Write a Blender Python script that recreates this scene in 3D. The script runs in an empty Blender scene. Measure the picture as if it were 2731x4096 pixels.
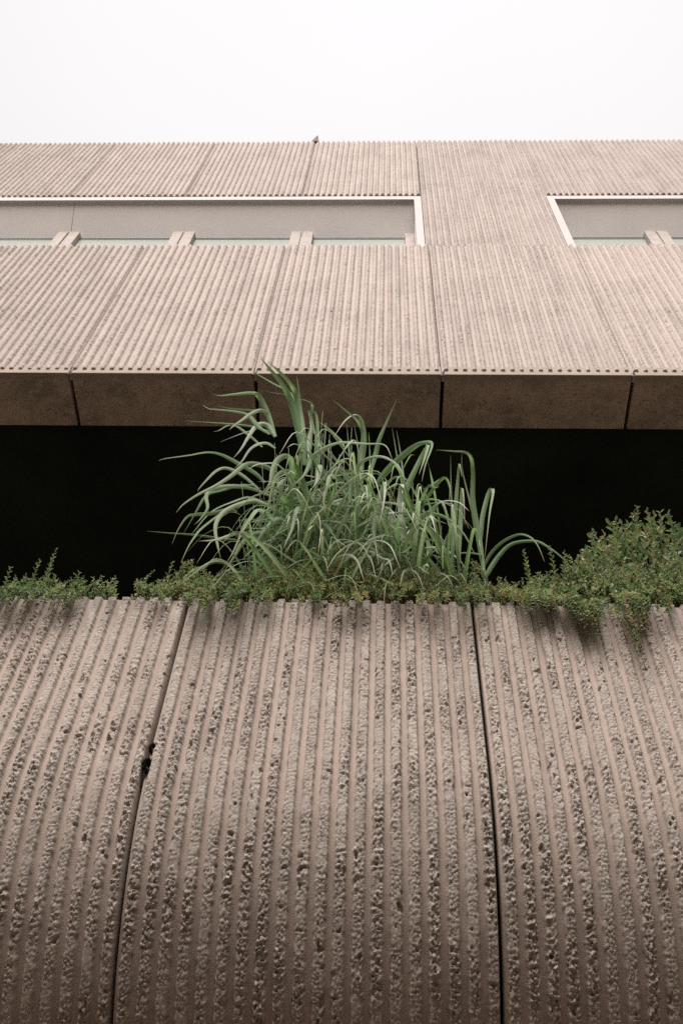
import bpy, math, random
import numpy as np
from mathutils import Vector, Matrix
R = math.radians
rng = np.random.default_rng(7)
random.seed(7)
sc = bpy.context.scene
COL = sc.collection

# ---------------------------------------------------------------- camera
cam_d = bpy.data.cameras.new('camera')
cam = bpy.data.objects.new('camera', cam_d)
COL.objects.link(cam)
ROT = Matrix(((0.99907978, -0.01005093, 0.04169616),
              (0.01501249, -0.82871087, -0.55947557),
              (0.04017731, 0.55958669, -0.82779739)))
EYE = 1.6                                    # eye height above the pavement
m4 = ROT.to_4x4(); m4.translation = Vector((0, 0, EYE))
cam.matrix_world = m4
cam_d.sensor_fit = 'VERTICAL'; cam_d.sensor_height = 36; cam_d.lens = 35.0
cam_d.clip_start = 0.05; cam_d.clip_end = 2000
sc.camera = cam

# ---------------------------------------------------------------- overcast daylight
SUN_EL, SUN_AZ = R(45.5), R(190)
w = bpy.data.worlds.new('World'); sc.world = w; w.use_nodes = True
nt = w.node_tree; nt.nodes.clear()
out = nt.nodes.new('ShaderNodeOutputWorld'); bg = nt.nodes.new('ShaderNodeBackground')
sky = nt.nodes.new('ShaderNodeTexSky'); sky.sky_type = 'NISHITA'; sky.sun_disc = False
sky.sun_elevation = SUN_EL; sky.sun_rotation = SUN_AZ
tc = nt.nodes.new('ShaderNodeTexCoord'); sep = nt.nodes.new('ShaderNodeSeparateXYZ')
nt.links.new(tc.outputs['Generated'], sep.inputs[0])
up0 = nt.nodes.new('ShaderNodeMath'); up0.operation = 'MAXIMUM'; up0.inputs[1].default_value = 0
nt.links.new(sep.outputs[2], up0.inputs[0])
pw = nt.nodes.new('ShaderNodeMath'); pw.operation = 'POWER'; pw.inputs[1].default_value = 2.0
nt.links.new(up0.outputs[0], pw.inputs[0])
ramp = nt.nodes.new('ShaderNodeMapRange')     # heavy overcast: dim at the horizon, brightest overhead
ramp.inputs[1].default_value = 0; ramp.inputs[2].default_value = 1
ramp.inputs[3].default_value = 1.7; ramp.inputs[4].default_value = 4.6
nt.links.new(pw.outputs[0], ramp.inputs[0])
nz = nt.nodes.new('ShaderNodeTexNoise'); nz.inputs['Scale'].default_value = 1.6; nz.inputs['Detail'].default_value = 3
nt.links.new(tc.outputs['Generated'], nz.inputs['Vector'])
nzr = nt.nodes.new('ShaderNodeMapRange'); nzr.inputs[3].default_value = .94; nzr.inputs[4].default_value = 1.06
nt.links.new(nz.outputs['Fac'], nzr.inputs[0])
mu = nt.nodes.new('ShaderNodeMath'); mu.operation = 'MULTIPLY'
nt.links.new(ramp.outputs[0], mu.inputs[0]); nt.links.new(nzr.outputs[0], mu.inputs[1])
cloud = nt.nodes.new('ShaderNodeVectorMath'); cloud.operation = 'SCALE'
cloud.inputs[0].default_value = (1.0, .972, .982)
nt.links.new(mu.outputs[0], cloud.inputs['Scale'])
mix = nt.nodes.new('ShaderNodeMix'); mix.data_type = 'RGBA'; mix.inputs[0].default_value = .98
nt.links.new(sky.outputs[0], mix.inputs[6]); nt.links.new(cloud.outputs[0], mix.inputs[7])
nt.links.new(mix.outputs[2], bg.inputs['Color'])
bg.inputs['Strength'].default_value = 0.05
nt.links.new(bg.outputs[0], out.inputs[0])
sun_d = bpy.data.lights.new('sun', 'SUN'); sun_d.energy = 1.5; sun_d.angle = R(45); sun_d.color = (1, .95, .91)
sun = bpy.data.objects.new('sun', sun_d); COL.objects.link(sun)
sd = Vector((math.sin(SUN_AZ) * math.cos(SUN_EL), math.cos(SUN_AZ) * math.cos(SUN_EL), math.sin(SUN_EL)))
sun.rotation_euler = sd.to_track_quat('Z', 'Y').to_euler()
vs = sc.view_settings
vs.view_transform = 'Standard'; vs.look = 'None'; vs.exposure = 2.2; vs.gamma = 1; vs.use_curve_mapping = False
sc.render.filter_size = 1.6
sc.cycles.max_bounces = 8
sc.cycles.use_denoising = False

# ---------------------------------------------------------------- helpers
def link(name, me, mats, parent=None):
    o = bpy.data.objects.new(name, me); COL.objects.link(o)
    for m in (mats if isinstance(mats, (list, tuple)) else [mats]):
        me.materials.append(m)
    if parent is not None: o.parent = parent
    return o
def empty(name, label, cat, loc=(0, 0, 0), group=None):
    o = bpy.data.objects.new(name, None); COL.objects.link(o); o.location = loc; o.empty_display_size = .1
    o['label'] = label; o['category'] = cat
    if group: o['group'] = group
    return o
def mesh(name, v, f, smooth=False, attrs=None):
    me = bpy.data.meshes.new(name)
    v = np.asarray(v, dtype=np.float32); 
    if isinstance(f, np.ndarray):
        n, k = f.shape
        me.vertices.add(len(v)); me.vertices.foreach_set('co', v.ravel())
        me.loops.add(n * k); me.loops.foreach_set('vertex_index', f.astype(np.int32).ravel())
        me.polygons.add(n); me.polygons.foreach_set('loop_start', np.arange(0, n * k, k, dtype=np.int32))
        me.update(calc_edges=True)
    else:
        me.from_pydata(v.tolist(), [], f)
    if smooth: me.polygons.foreach_set('use_smooth', np.ones(len(me.polygons), dtype=bool))
    for a, val in (attrs or {}).items():
        at = me.attributes.new(a, 'FLOAT', 'POINT'); at.data.foreach_set('value', np.asarray(val, dtype=np.float32))
    me.update()
    return me
class Boxes:
    def __init__(s): s.v, s.f = [], []
    def box(s, x0, x1, y0, y1, z0, z1, b=0.0):
        """a box; b > 0 chamfers its long edges by that much (all 12 edges)"""
        n = len(s.v)
        if b <= 0:
            s.v += [(x, y, z) for z in (z0, z1) for y in (y0, y1) for x in (x0, x1)]
            s.f += [tuple(n + i for i in q) for q in ((0, 2, 3, 1), (4, 5, 7, 6), (0, 1, 5, 4), (2, 6, 7, 3), (0, 4, 6, 2), (1, 3, 7, 5))]
            return s
        import bmesh
        bm = bmesh.new(); bmesh.ops.create_cube(bm, size=1)
        for vv in bm.verts:
            vv.co = Vector(((x0 + x1) / 2 + vv.co.x * (x1 - x0), (y0 + y1) / 2 + vv.co.y * (y1 - y0), (z0 + z1) / 2 + vv.co.z * (z1 - z0)))
        bmesh.ops.bevel(bm, geom=bm.edges[:], offset=b, segments=2, profile=.6, affect='EDGES')
        bm.verts.index_update()
        s.v += [tuple(vv.co) for vv in bm.verts]; s.f += [tuple(n + vv.index for vv in fc.verts) for fc in bm.faces]
        bm.free(); return s
    def build(s, name, mat, parent=None): return link(name, mesh(name, s.v, s.f), mat, parent)

# ---------------------------------------------------------------- materials
class NT:
    def __init__(s, name):
        s.m = bpy.data.materials.new(name); s.m.use_nodes = True; s.t = s.m.node_tree
        s.t.nodes.clear(); s.out = s.t.nodes.new('ShaderNodeOutputMaterial')
    def n(s, typ, **kw):
        nd = s.t.nodes.new('ShaderNode' + typ)
        for k, v in kw.items(): setattr(nd, k, v)
        return nd
    def put(s, sock, v):
        if isinstance(v, bpy.types.NodeSocket): s.t.links.new(v, sock)
        elif isinstance(v, (tuple, list)) and len(v) == 3 and sock.type == 'RGBA': sock.default_value = (*v, 1)
        else: sock.default_value = v
    def attr(s, name): return s.n('Attribute', attribute_name=name).outputs['Fac']
    def coord(s, scale=(1, 1, 1)):
        t = s.n('TexCoord'); mp = s.n('Mapping'); s.t.links.new(t.outputs['Object'], mp.inputs[0])
        mp.inputs['Scale'].default_value = scale; return mp.outputs[0]
    def noise(s, vec, scale, detail=3, rough=.55):
        nd = s.n('TexNoise'); s.put(nd.inputs['Vector'], vec); nd.inputs['Scale'].default_value = scale
        nd.inputs['Detail'].default_value = detail; nd.inputs['Roughness'].default_value = rough; return nd.outputs['Fac']
    def range(s, v, a, b, c=0., d=1.):
        nd = s.n('MapRange'); s.put(nd.inputs[0], v)
        for i, q in enumerate((a, b, c, d)): nd.inputs[i + 1].default_value = q
        return nd.outputs[0]
    def mix(s, f, a, b, mode='MIX'):
        nd = s.n('Mix', data_type='RGBA', blend_type=mode); s.put(nd.inputs[0], f); s.put(nd.inputs[6], a); s.put(nd.inputs[7], b); return nd.outputs[2]
    def math(s, op, a, b=0.):
        nd = s.n('Math', operation=op); s.put(nd.inputs[0], a); s.put(nd.inputs[1], b); return nd.outputs[0]
    def bump(s, h, strength, dist):
        nd = s.n('Bump'); s.put(nd.inputs['Height'], h); nd.inputs['Strength'].default_value = strength
        nd.inputs['Distance'].default_value = dist; return nd.outputs[0]
    def bsdf(s, col, rough=.8, spec=.3, normal=None, metal=0., out=True):
        p = s.n('BsdfPrincipled'); s.put(p.inputs['Base Color'], col); s.put(p.inputs['Roughness'], rough)
        s.put(p.inputs['Specular IOR Level'], spec); p.inputs['Metallic'].default_value = metal
        if normal is not None: s.t.links.new(normal, p.inputs['Normal'])
        if out: s.t.links.new(p.outputs[0], s.out.inputs[0])
        return p
def plain(name, col, rough=.8, spec=.3, nscale=8, amt=.15, bump=0., metal=0.):
    t = NT(name); c = t.coord(); f = t.noise(c, nscale, 4)
    k = t.range(f, .3, .7, 1 - amt, 1 + amt)
    vec = t.n('VectorMath', operation='SCALE'); vec.inputs[0].default_value = col; t.put(vec.inputs['Scale'], k)
    nrm = t.bump(t.noise(c, nscale * 20, 2), bump, .003) if bump else None
    t.bsdf(vec.outputs[0], rough, spec, nrm, metal); return t.m

def ribbed_concrete(name, groove, stone_a, stone_b, top_z=None, crevice_amt=.55, chips=1.):
    t = NT(name); c = t.coord(); rib = t.attr('rib'); tone = t.attr('tone')
    stone = t.mix(tone, stone_a, stone_b)
    stone = t.mix(t.range(t.noise(c, 70, 3), .56, .72, 0, .45 * chips), stone, (.20, .145, .11))      # brown matrix between the stones
    stone = t.mix(t.range(t.noise(c, 42, 2), .66, .75, 0, .6 * chips), stone, (.085, .085, .07))       # dark chips
    stone = t.mix(t.range(t.noise(c, 23, 2), .62, .75, 0, .5 * chips), stone, (.40, .40, .36))         # pale chips
    gr = t.mix(t.range(t.noise(c, 120, 3), .35, .7, 0, .25), groove, tuple(q * .7 for q in groove))
    stone = t.mix(t.math('MULTIPLY', t.attr('crevice'), crevice_amt), stone, (.075, .06, .045))   # darker in pits, cracks and low facets
    col = t.mix(rib, gr, stone)
    streak = t.noise(t.coord((26, 26, 1.3)), 1, 4, .6)                                        # rain streaks down the ribs
    col = t.mix(t.range(streak, .45, .8, 0, .42), col, (.13, .105, .085))
    blot = t.noise(c, 2.6, 4, .6)
    col = t.mix(t.range(blot, .5, .85, 0, .35), col, (.16, .13, .105))
    if top_z is not None:                                                                      # algae and soil wash under the planting
        s = t.n('SeparateXYZ'); tcn = t.n('TexCoord'); t.t.links.new(tcn.outputs['Object'], s.inputs[0])
        wob = t.math('MULTIPLY', t.noise(t.coord((20, 20, 3)), 1, 4), .34)
        edge = t.math('ADD', s.outputs[2], wob)
        col = t.mix(t.range(edge, top_z + .05, top_z + .26, 0, .6), col, (.055, .05, .038))
    rnd = t.n('ObjectInfo').outputs['Random']
    sc_ = t.n('VectorMath', operation='SCALE'); t.put(sc_.inputs[0], col); t.put(sc_.inputs['Scale'], t.range(rnd, 0, 1, .93, 1.05)); col = sc_.outputs[0]   # each casting its own tone
    nrm = t.bump(t.noise(c, 260, 3, .7), .5, .004)
    t.bsdf(col, .88, .2, nrm); return t.m

M = {}
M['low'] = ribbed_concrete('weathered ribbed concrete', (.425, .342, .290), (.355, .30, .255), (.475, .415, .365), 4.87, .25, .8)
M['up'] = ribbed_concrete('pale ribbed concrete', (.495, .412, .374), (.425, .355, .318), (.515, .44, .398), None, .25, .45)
def soffit_mat():
    t = NT('stained concrete soffit'); c = t.coord()
    col = t.mix(t.range(t.noise(c, 4, 6, .65), .38, .62), (.50, .39, .295), (.31, .25, .20))
    col = t.mix(t.range(t.noise(c, 14, 4, .6), .5, .66, 0, .7), col, (.52, .44, .36))
    col = t.mix(t.range(t.noise(c, 75, 2), .62, .68, 0, .65), col, (.04, .03, .022))
    s = t.n('SeparateXYZ'); tcn = t.n('TexCoord'); t.t.links.new(tcn.outputs['Object'], s.inputs[0])
    e = t.math('ADD', s.outputs[1], t.math('MULTIPLY', t.noise(t.coord((9, 9, 9)), 1, 4), .07))
    col = t.mix(t.range(e, 2.89, 2.915, .8, 0), col, (.34, .285, .235))       # lime bloom along the drip edge
    t.bsdf(col, .85, .2, t.bump(t.noise(c, 90, 3), .4, .004)); return t.m
M['soffit'] = soffit_mat()
M['black'] = plain('black joint filler', (.012, .012, .012), .9, .1)
M['grey_joint'] = plain('grey joint filler', (.15, .13, .12), .9, .1)
M['white'] = plain('white coated metal', (.52, .49, .475), .7, .1, 3, .03)
M['liner'] = plain('off white liner board', (.90, .85, .81), .8, .1, 2, .03)
M['fascia'] = plain('smooth pale concrete mullion', (.43, .37, .335), .8, .2, 14, .12, .2)
M['rail'] = plain('dark bronze window rail', (.10, .10, .095), .5, .4)
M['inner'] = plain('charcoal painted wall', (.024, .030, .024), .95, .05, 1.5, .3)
M['core'] = plain('raw concrete', (.20, .16, .135), .9, .2, 6, .2, .3)
M['soil'] = plain('planter soil', (.035, .026, .018), .95, .1, 20, .4, .6)
M['paving'] = plain('brick paving', (.130, .098, .078), .9, .2, 3, .25, .3)
M['roofing'] = plain('grey roofing felt', (.12, .12, .12), .9, .2, 3, .2)
M['sealant'] = plain('pale flashing', (.24, .20, .18), .9, .0)
M['bark'] = plain('shrub bark', (.085, .055, .038), .85, .2, 40, .3)
M['moss'] = plain('dark moss', (.022, .02, .012), .95, .1, 60, .5)
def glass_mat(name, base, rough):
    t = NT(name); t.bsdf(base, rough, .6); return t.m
M['glass'] = glass_mat('green tinted glass with painted pale reflection', (.40, .425, .385), .15)  # pale reflection put into the base colour, no blind behind it
M['dark_glass'] = glass_mat('dark glass', (.10, .125, .10), .5)

# ---------------------------------------------------------------- noise for the broken ribs
def vnoise(x, y, seed):
    r = np.random.default_rng(seed); g = r.random((257, 257)); g[-1] = g[0]; g[:, -1] = g[:, 0]
    xi = np.floor(x); yi = np.floor(y); fx = x - xi; fy = y - yi
    fx = fx * fx * (3 - 2 * fx); fy = fy * fy * (3 - 2 * fy)
    xi = xi.astype(int) % 256; yi = yi.astype(int) % 256
    return (g[xi, yi] * (1 - fx) + g[xi + 1, yi] * fx) * (1 - fy) + (g[xi, yi + 1] * (1 - fx) + g[xi + 1, yi + 1] * fx) * fy
def facets(x, y, seed):
    """broken stone: each cell is a tilted plane of its own height; returns height in -1..1 and a tone 0..1 per stone"""
    r = np.random.default_rng(seed); N = 128
    px = r.random((N, N)); py = r.random((N, N)); hh = r.random((N, N)) * 2 - 1
    tx = r.normal(0, .9, (N, N)); ty = r.normal(0, 1.2, (N, N)); tn = r.random((N, N))
    xi = np.floor(x).astype(int); yi = np.floor(y).astype(int)
    best = np.full(x.shape, 1e9); sec = np.full(x.shape, 1e9); h = np.zeros(x.shape); tone = np.zeros(x.shape)
    for a in (-1, 0, 1):
        for b in (-1, 0, 1):
            i = (xi + a) % N; j = (yi + b) % N
            dx = x - (xi + a + px[i, j]); dy = y - (yi + b + py[i, j]); d = dx * dx + dy * dy
            k = d < best
            sec = np.where(k, best, np.minimum(sec, d)); best = np.where(k, d, best); h = np.where(k, hh[i, j] * .5 + tx[i, j] * dx + ty[i, j] * dy, h); tone = np.where(k, tn[i, j], tone)
    return h, tone, 1 - sstep(.03, .26, np.sqrt(sec) - np.sqrt(best))

PITCH = .06
def sstep(a, b, x):
    t = np.clip((x - a) / (b - a), 0, 1); return t * t * (3 - 2 * t)
def panel_mesh(name, W, S, base, seed, dx, ds, rib_h, stone, rough, skirt=.06, plain_bottom=0., ramp_w=.17, pits=.5):
    """ribbed panel: x along the facade 0..W, s along its height; base(s) gives y, z, normal y, normal z of its groove plane"""
    nx = int(round(W / dx)) + 1; ns = int(round(S / ds)) + 1
    xs = np.linspace(0, W, nx); ss = np.linspace(0, S, ns)
    if plain_bottom:
        ss = np.concatenate([[0, plain_bottom - .0005], np.linspace(plain_bottom, S, ns)]); ns = len(ss)
    X, Sg = np.meshgrid(xs, ss)
    wob = (vnoise(X / .013, Sg / .013, seed + 1) - .5) * .07 + (vnoise(X / .06, Sg / .05, seed + 2) - .5) * .04
    t = ((X + .011) / PITCH) % 1.0
    t2 = t + wob * np.where(t < .7, 1, -1)
    r = sstep(.34, .39, t2) * (1 - sstep(.975, 1.02, t2))
    prof = sstep(.34, .34 + ramp_w, t2) * (1 - sstep(1.02 - ramp_w, 1.02, t2))           # rounded hump
    h1, tone, cr1 = facets(X / stone, Sg / (stone * 1.25), seed + 3)
    h2, tone2, cr2 = facets(X / (stone * .5), Sg / (stone * .6), seed + 4)
    pit = sstep(.80, .93, vnoise(X / .013 + 3 * vnoise(X / .2, Sg / .2, seed + 9), Sg / .017, seed + 5) * (.55 + .6 * vnoise(X / .11, Sg / .14, seed + 10)))
    var = .22 + 1.4 * sstep(.3, .85, vnoise(X / .09, Sg / .16, seed + 13))
    H = prof * (rib_h + rough * (h1 + .5 * h2) * var) - r * cr1 * vnoise(X / .05, Sg / .05, seed + 11) * rough * 1.5 - r * pit * rib_h * pits
    H += (1 - r) * (vnoise(X / .02, Sg / .05, seed + 6) - .5) * .0012
    H = np.maximum(H, -.004)
    edge = sstep(0, .006, X) * (1 - sstep(W - .006, W, X)); H = H * edge - (1 - edge) * .004
    H = H + (vnoise(X / .5, Sg / .6, seed + 8) - .5) * .004                # slight unevenness of the casting
    if plain_bottom:
        H[:2] = 0; r[:2] = .35
    by, bz, ny, nz_ = base(ss)
    Y = by[:, None] + ny[:, None] * H; Z = bz[:, None] + nz_[:, None] * H
    V = np.stack([X, Y, Z], -1).reshape(-1, 3)
    idx = np.arange(nx * ns).reshape(ns, nx)
    q = np.stack([idx[:-1, :-1], idx[:-1, 1:], idx[1:, 1:], idx[1:, :-1]], -1).reshape(-1, 4)
    loop = np.concatenate([idx[0, :], idx[1:, -1], idx[-1, -2::-1], idx[-2:0:-1, 0]])
    rows = np.concatenate([np.zeros(nx, int), np.arange(1, ns), np.full(nx - 1, ns - 1), np.arange(ns - 2, 0, -1)])
    BV = np.stack([V[loop, 0], by[rows] - ny[rows] * skirt, bz[rows] - nz_[rows] * skirt], -1)
    n0 = len(V); k = np.arange(len(loop)); k2 = (k + 1) % len(loop)
    sk = np.stack([loop[k2], loop[k], n0 + k, n0 + k2], -1)
    V = np.concatenate([V, BV]); F = np.concatenate([q, sk])
    crevice = np.clip(r * (pit + cr1 * sstep(.45, .9, vnoise(X / .03, Sg / .035, seed + 12)) + sstep(.3, 1.2, -h1) * .6), 0, 1)
    rib = np.concatenate([r.ravel(), np.zeros(len(loop))]); tn = np.concatenate([(tone * .6 + tone2 * .4).ravel(), np.full(len(loop), .4)])
    return mesh(name, V, F, attrs={'rib': rib, 'tone': tn, 'crevice': np.concatenate([crevice.ravel(), np.zeros(len(loop))])})

def flat_base(D, z0):
    return lambda s: (np.full(len(s), D), z0 + s, np.full(len(s), -1.), np.zeros(len(s)))
ARC_R, ARC_Z, LOW_D, LOW_TOP = 1.09, 2.42 + EYE, 2.672, 4.865
ARC_L = ARC_R * R(72); LOW_S = ARC_L + (LOW_TOP - ARC_Z)
def low_base(s):
    """vertical above ARC_Z, curling back under the building below it"""
    a = np.clip((ARC_L - s) / ARC_R, 0, None)
    y = LOW_D + ARC_R * (1 - np.cos(a)); z = np.where(s > ARC_L, ARC_Z + (s - ARC_L), ARC_Z - ARC_R * np.sin(a))
    return y, z, -np.cos(a), -np.sin(a)

# ---------------------------------------------------------------- the setting
g = Boxes(); 
ground = link('ground', mesh('ground', [(-300, -300, 0), (300, -300, 0), (300, 300, 0), (-300, 300, 0)], [(0, 1, 2, 3)]), M['paving'])
ground['kind'] = 'structure'

# unseen wall added behind the viewer to take low light off the lower wall
opp = Boxes().box(-60, 60, -30, -22.0, 0, 20.0)
for i in range(-19, 20):
    for z in (1.0, 4.4, 7.8, 11.2, 14.6): opp.box(i * 3 - .8, i * 3 + .8, -22.0, -21.92, z, z + 2.2)
o = opp.build('added_shade_wall', plain('dark brick', (.07, .052, .042), .9, .2, 2, .25)); o['kind'] = 'structure'

# ---------------------------------------------------------------- the building
bld = empty('concrete_building', 'pale ribbed concrete building with window band, dark balcony and curved planted parapet', 'building', (0, 4, 0))
inv = Matrix.Translation((0, -4, 0))
def child(name, boxes, mat, parent):
    o = boxes.build(name, mat, parent)
    if parent is bld: o.matrix_parent_inverse = inv
    return o
def put(name, me, mat, parent, loc):
    o = link(name, me, mat, parent); o.location = loc; return o
XL, XR = -6.9, 6.4
GAP = .013
JL, JM, JT = -.822, -.839, -.850                     # a joint of each storey

# parapet: the curved lower wall, its joints filled black
a = np.linspace(0, R(72), 14)
pv, pf = [], []
sec = [(LOW_D + ARC_R * (1 - math.cos(t)) + .045 * math.cos(t), ARC_Z - ARC_R * math.sin(t) + .045 * math.sin(t)) for t in a][::-1] + [(LOW_D + .045, LOW_TOP - .03)]
sec += [(LOW_D + .16, LOW_TOP - .03), (LOW_D + .16, 4.55), (3.9, 4.55), (3.9, sec[0][1])]
for x in (XL, XR): pv += [(x, y, z) for y, z in sec]
n = len(sec)
pf = [(i, (i + 1) % n, n + (i + 1) % n, n + i) for i in range(n)] + [tuple(range(n))[::-1], tuple(range(n, 2 * n))]
parapet = link('parapet', mesh('parapet', pv, pf), M['black'], bld); parapet.matrix_parent_inverse = inv
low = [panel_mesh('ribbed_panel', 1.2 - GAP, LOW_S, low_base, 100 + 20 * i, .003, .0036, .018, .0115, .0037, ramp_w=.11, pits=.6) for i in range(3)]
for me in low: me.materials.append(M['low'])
for j in range(-5, 5):
    o = bpy.data.objects.new('ribbed_panel', low[j % 3]); COL.objects.link(o); o.parent = parapet
    o.location = (JL + 1.2 * j + GAP / 2, 0, 0)
Boxes().box(XL, XR, LOW_D + .17, 3.9, 4.552, 4.80).build('soil', M['soil'])['kind'] = 'structure'

# ground floor set back below the parapet
child('lower_wall', Boxes().box(XL, XR, 4.0, 9.0, 0, 4.545), M['core'], bld)

# the dark balcony behind the parapet
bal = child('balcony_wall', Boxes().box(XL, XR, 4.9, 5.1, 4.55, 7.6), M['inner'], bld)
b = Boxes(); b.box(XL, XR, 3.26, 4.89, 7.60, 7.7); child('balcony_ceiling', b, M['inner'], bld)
pn = Boxes()
for j in range(-5, 6): pn.box(JM + 1.2 * j + .03, JM + 1.2 * j + 1.17, 4.87, 4.895, 5.2, 7.5)
child('glazing', pn, M['dark_glass'], bal)

# upper wall band
MID_D, MID_B, MID_T = 2.834, 5.757 + EYE, 8.178 + EYE
up = child('upper_wall', Boxes().box(XL, XR, MID_D + .05, 3.17, MID_B + .12, MID_T - .03), M['grey_joint'], bld)
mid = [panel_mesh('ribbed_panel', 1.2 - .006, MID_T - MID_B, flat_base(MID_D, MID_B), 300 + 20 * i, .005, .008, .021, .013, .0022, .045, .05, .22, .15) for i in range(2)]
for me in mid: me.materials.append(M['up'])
for j in range(-5, 6):
    o = bpy.data.objects.new('ribbed_panel', mid[j % 2]); COL.objects.link(o); o.parent = up
    o.location = (JM + 1.2 * j + .003, 0, 0)
for j in range(-5, 6):                                   # the underside slabs, open black joints between them
    x = JM + 1.2 * j + .012
    b = Boxes().box(x + .008, x + 1.2 - .014, MID_D - .009, 3.215, MID_B - .003, MID_B + .115, .006)
    b.build('soffit_slab', M['soffit'], up)
for j, h_ in ((-1, .055), (0, .05), (1, .10), (2, .03), (-2, .04)):
    x = JM + 1.2 * j; child('sealant', Boxes().box(x - .004, x + .004, MID_D - .008, MID_D + .02, MID_B - .012, MID_B + h_, .002), M['sealant'], up)
child('joint_backing', Boxes().box(XL, XR, MID_D + .05, 3.2, MID_B + .117, MID_B + .119), M['black'], up)

# sill ledge and recessed window band
SILL = MID_T - .06
child('sill', Boxes().box(XL, XR, MID_D + .05, 3.40, SILL - .028, SILL), M['white'], bld)
TOP_D, TOP_B, TOP_T = 2.998, 10.118 + EYE, 12.318 + EYE
HEAD = 10.012 + EYE
def window(x0, x1, inner_mullions, joint_x):
    """recessed window strip: a white front frame, a head lining that slopes down to the glass, rails, panes, paired mullions"""
    fr = Boxes()
    ya, yb, zb = TOP_D - .012, 3.243, 9.662 + EYE
    fr.box(x0, x1, ya, ya + .03, HEAD, TOP_B - .004)
    fr.box(x0, x0 + .07, ya, ya + .03, SILL + .001, HEAD - .0005); fr.box(x1 - .07, x1, ya, ya + .03, SILL + .001, HEAD - .0005)
    win = child('window', fr, M['white'], bld)
    ls = Boxes(); cuts = [x0 + .052] + joint_x + [x1 - .052]; y0 = ya + .031
    for p, q in zip(cuts[:-1], cuts[1:]):
        p, q = p + .003, q - .003; n = len(ls.v)
        ls.v += [(x, y, z) for x in (p, q) for y, z in ((y0, HEAD + .001), (yb + .06, zb - .028), (yb + .06, zb + .01), (y0, HEAD + .03))]
        ls.f += [tuple(n + i for i in t) for t in ((0, 1, 5, 4), (1, 2, 6, 5), (2, 3, 7, 6), (3, 0, 4, 7), (0, 3, 2, 1), (4, 5, 6, 7))]
    ls.box(x0 + .053, x0 + .068, y0 + .001, yb + .05, SILL + .001, zb - .03); ls.box(x1 - .068, x1 - .053, y0 + .001, yb + .05, SILL + .001, zb - .03)
    child('head_lining', ls, M['liner'], win)
    rl = Boxes().box(x0 + .07, x1 - .07, 3.257, 3.2605, zb - .012, zb + .001)
    rl.box(x0 + .07, x1 - .07, 3.257, 3.2605, zb - .046, zb - .034); rl.box(x0 + .07, x1 - .07, 3.244, 3.2605, SILL, SILL + .05)
    child('window_rail', rl, M['rail'], win)
    xs = [x0 + .07] + inner_mullions + [x1 - .07]
    for i in range(len(xs) - 1):
        p = xs[i] + (.11 if i else .002); q = xs[i + 1] - (.11 if i < len(xs) - 2 else .09)
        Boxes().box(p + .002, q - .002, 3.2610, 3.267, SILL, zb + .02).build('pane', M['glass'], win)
    Boxes().box(x1 - .16, x1 - .072, 3.219, 3.270, SILL, zb + .016).build('mullion', M['fascia'], win)
    for xm in inner_mullions:
        k = Boxes(); k.box(xm - .108, xm - .012, 3.205, 3.270, SILL, zb + .04, .004); k.box(xm + .012, xm + .108, 3.205, 3.270, SILL, zb + .04, .004)
        k.box(xm - .0118, xm + .0118, 3.222, 3.266, SILL, zb + .02)
        k.build('mullion', M['fascia'], win)
    return win
window(XL + .1, .351 - .004, [-5.46, -4.31, -3.155, -2.0, -.823], [-3.155])
window(1.596, XR - .1, [2.62, 3.78, 4.94], [3.78])
child('room_wall', Boxes().box(XL, XR, 3.9, 4.0, MID_T - .1, HEAD + .1), M['core'], bld)

# top band, with one full height pier between the windows
top = child('roof_band', Boxes().box(XL, .349, TOP_D + .05, 3.42, TOP_B + .06, TOP_T - .02).box(1.600, XR, TOP_D + .05, 3.42, TOP_B + .06, TOP_T - .02)
            .box(.3495, 1.5905, TOP_D + .05, 3.9, SILL + .001, TOP_T - .02), M['grey_joint'], bld)
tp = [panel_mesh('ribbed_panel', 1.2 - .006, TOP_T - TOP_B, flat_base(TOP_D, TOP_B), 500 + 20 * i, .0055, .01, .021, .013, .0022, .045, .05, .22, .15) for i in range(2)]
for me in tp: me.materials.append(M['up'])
for j in range(-5, 6):
    if j == 1: continue
    o = bpy.data.objects.new('ribbed_panel', tp[j % 2]); COL.objects.link(o); o.parent = top
    o.location = (JT + 1.2 * j + (.050 if j > 1 else .003), 0, 0)
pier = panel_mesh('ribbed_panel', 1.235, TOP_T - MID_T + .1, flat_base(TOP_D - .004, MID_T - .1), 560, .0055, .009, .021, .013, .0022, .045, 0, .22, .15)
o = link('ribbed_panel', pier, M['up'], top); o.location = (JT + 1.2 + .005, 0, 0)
child('roof', Boxes().box(XL, XR, 3.425, 9.0, TOP_B, TOP_T - .1), M['roofing'], bld)
child('side_core', Boxes().box(XL, XR, 5.2, 9.0, 4.56, TOP_B - .002), M['core'], bld)
fl = link('flashing_clip', mesh('flashing_clip', [(-.045, -.012, -.01), (.040, -.012, -.01), (.036, .02, -.01), (-.04, .02, -.01), (.006, -.010, .27), (.016, -.008, .26), (.010, .004, .25)],
          [(0, 1, 5, 4), (1, 2, 5), (2, 3, 6, 5), (3, 0, 4, 6), (4, 5, 6), (0, 3, 2, 1)]), M['sealant'], top)
fl.location = (JT, TOP_D - .012, TOP_T - .002)

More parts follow.
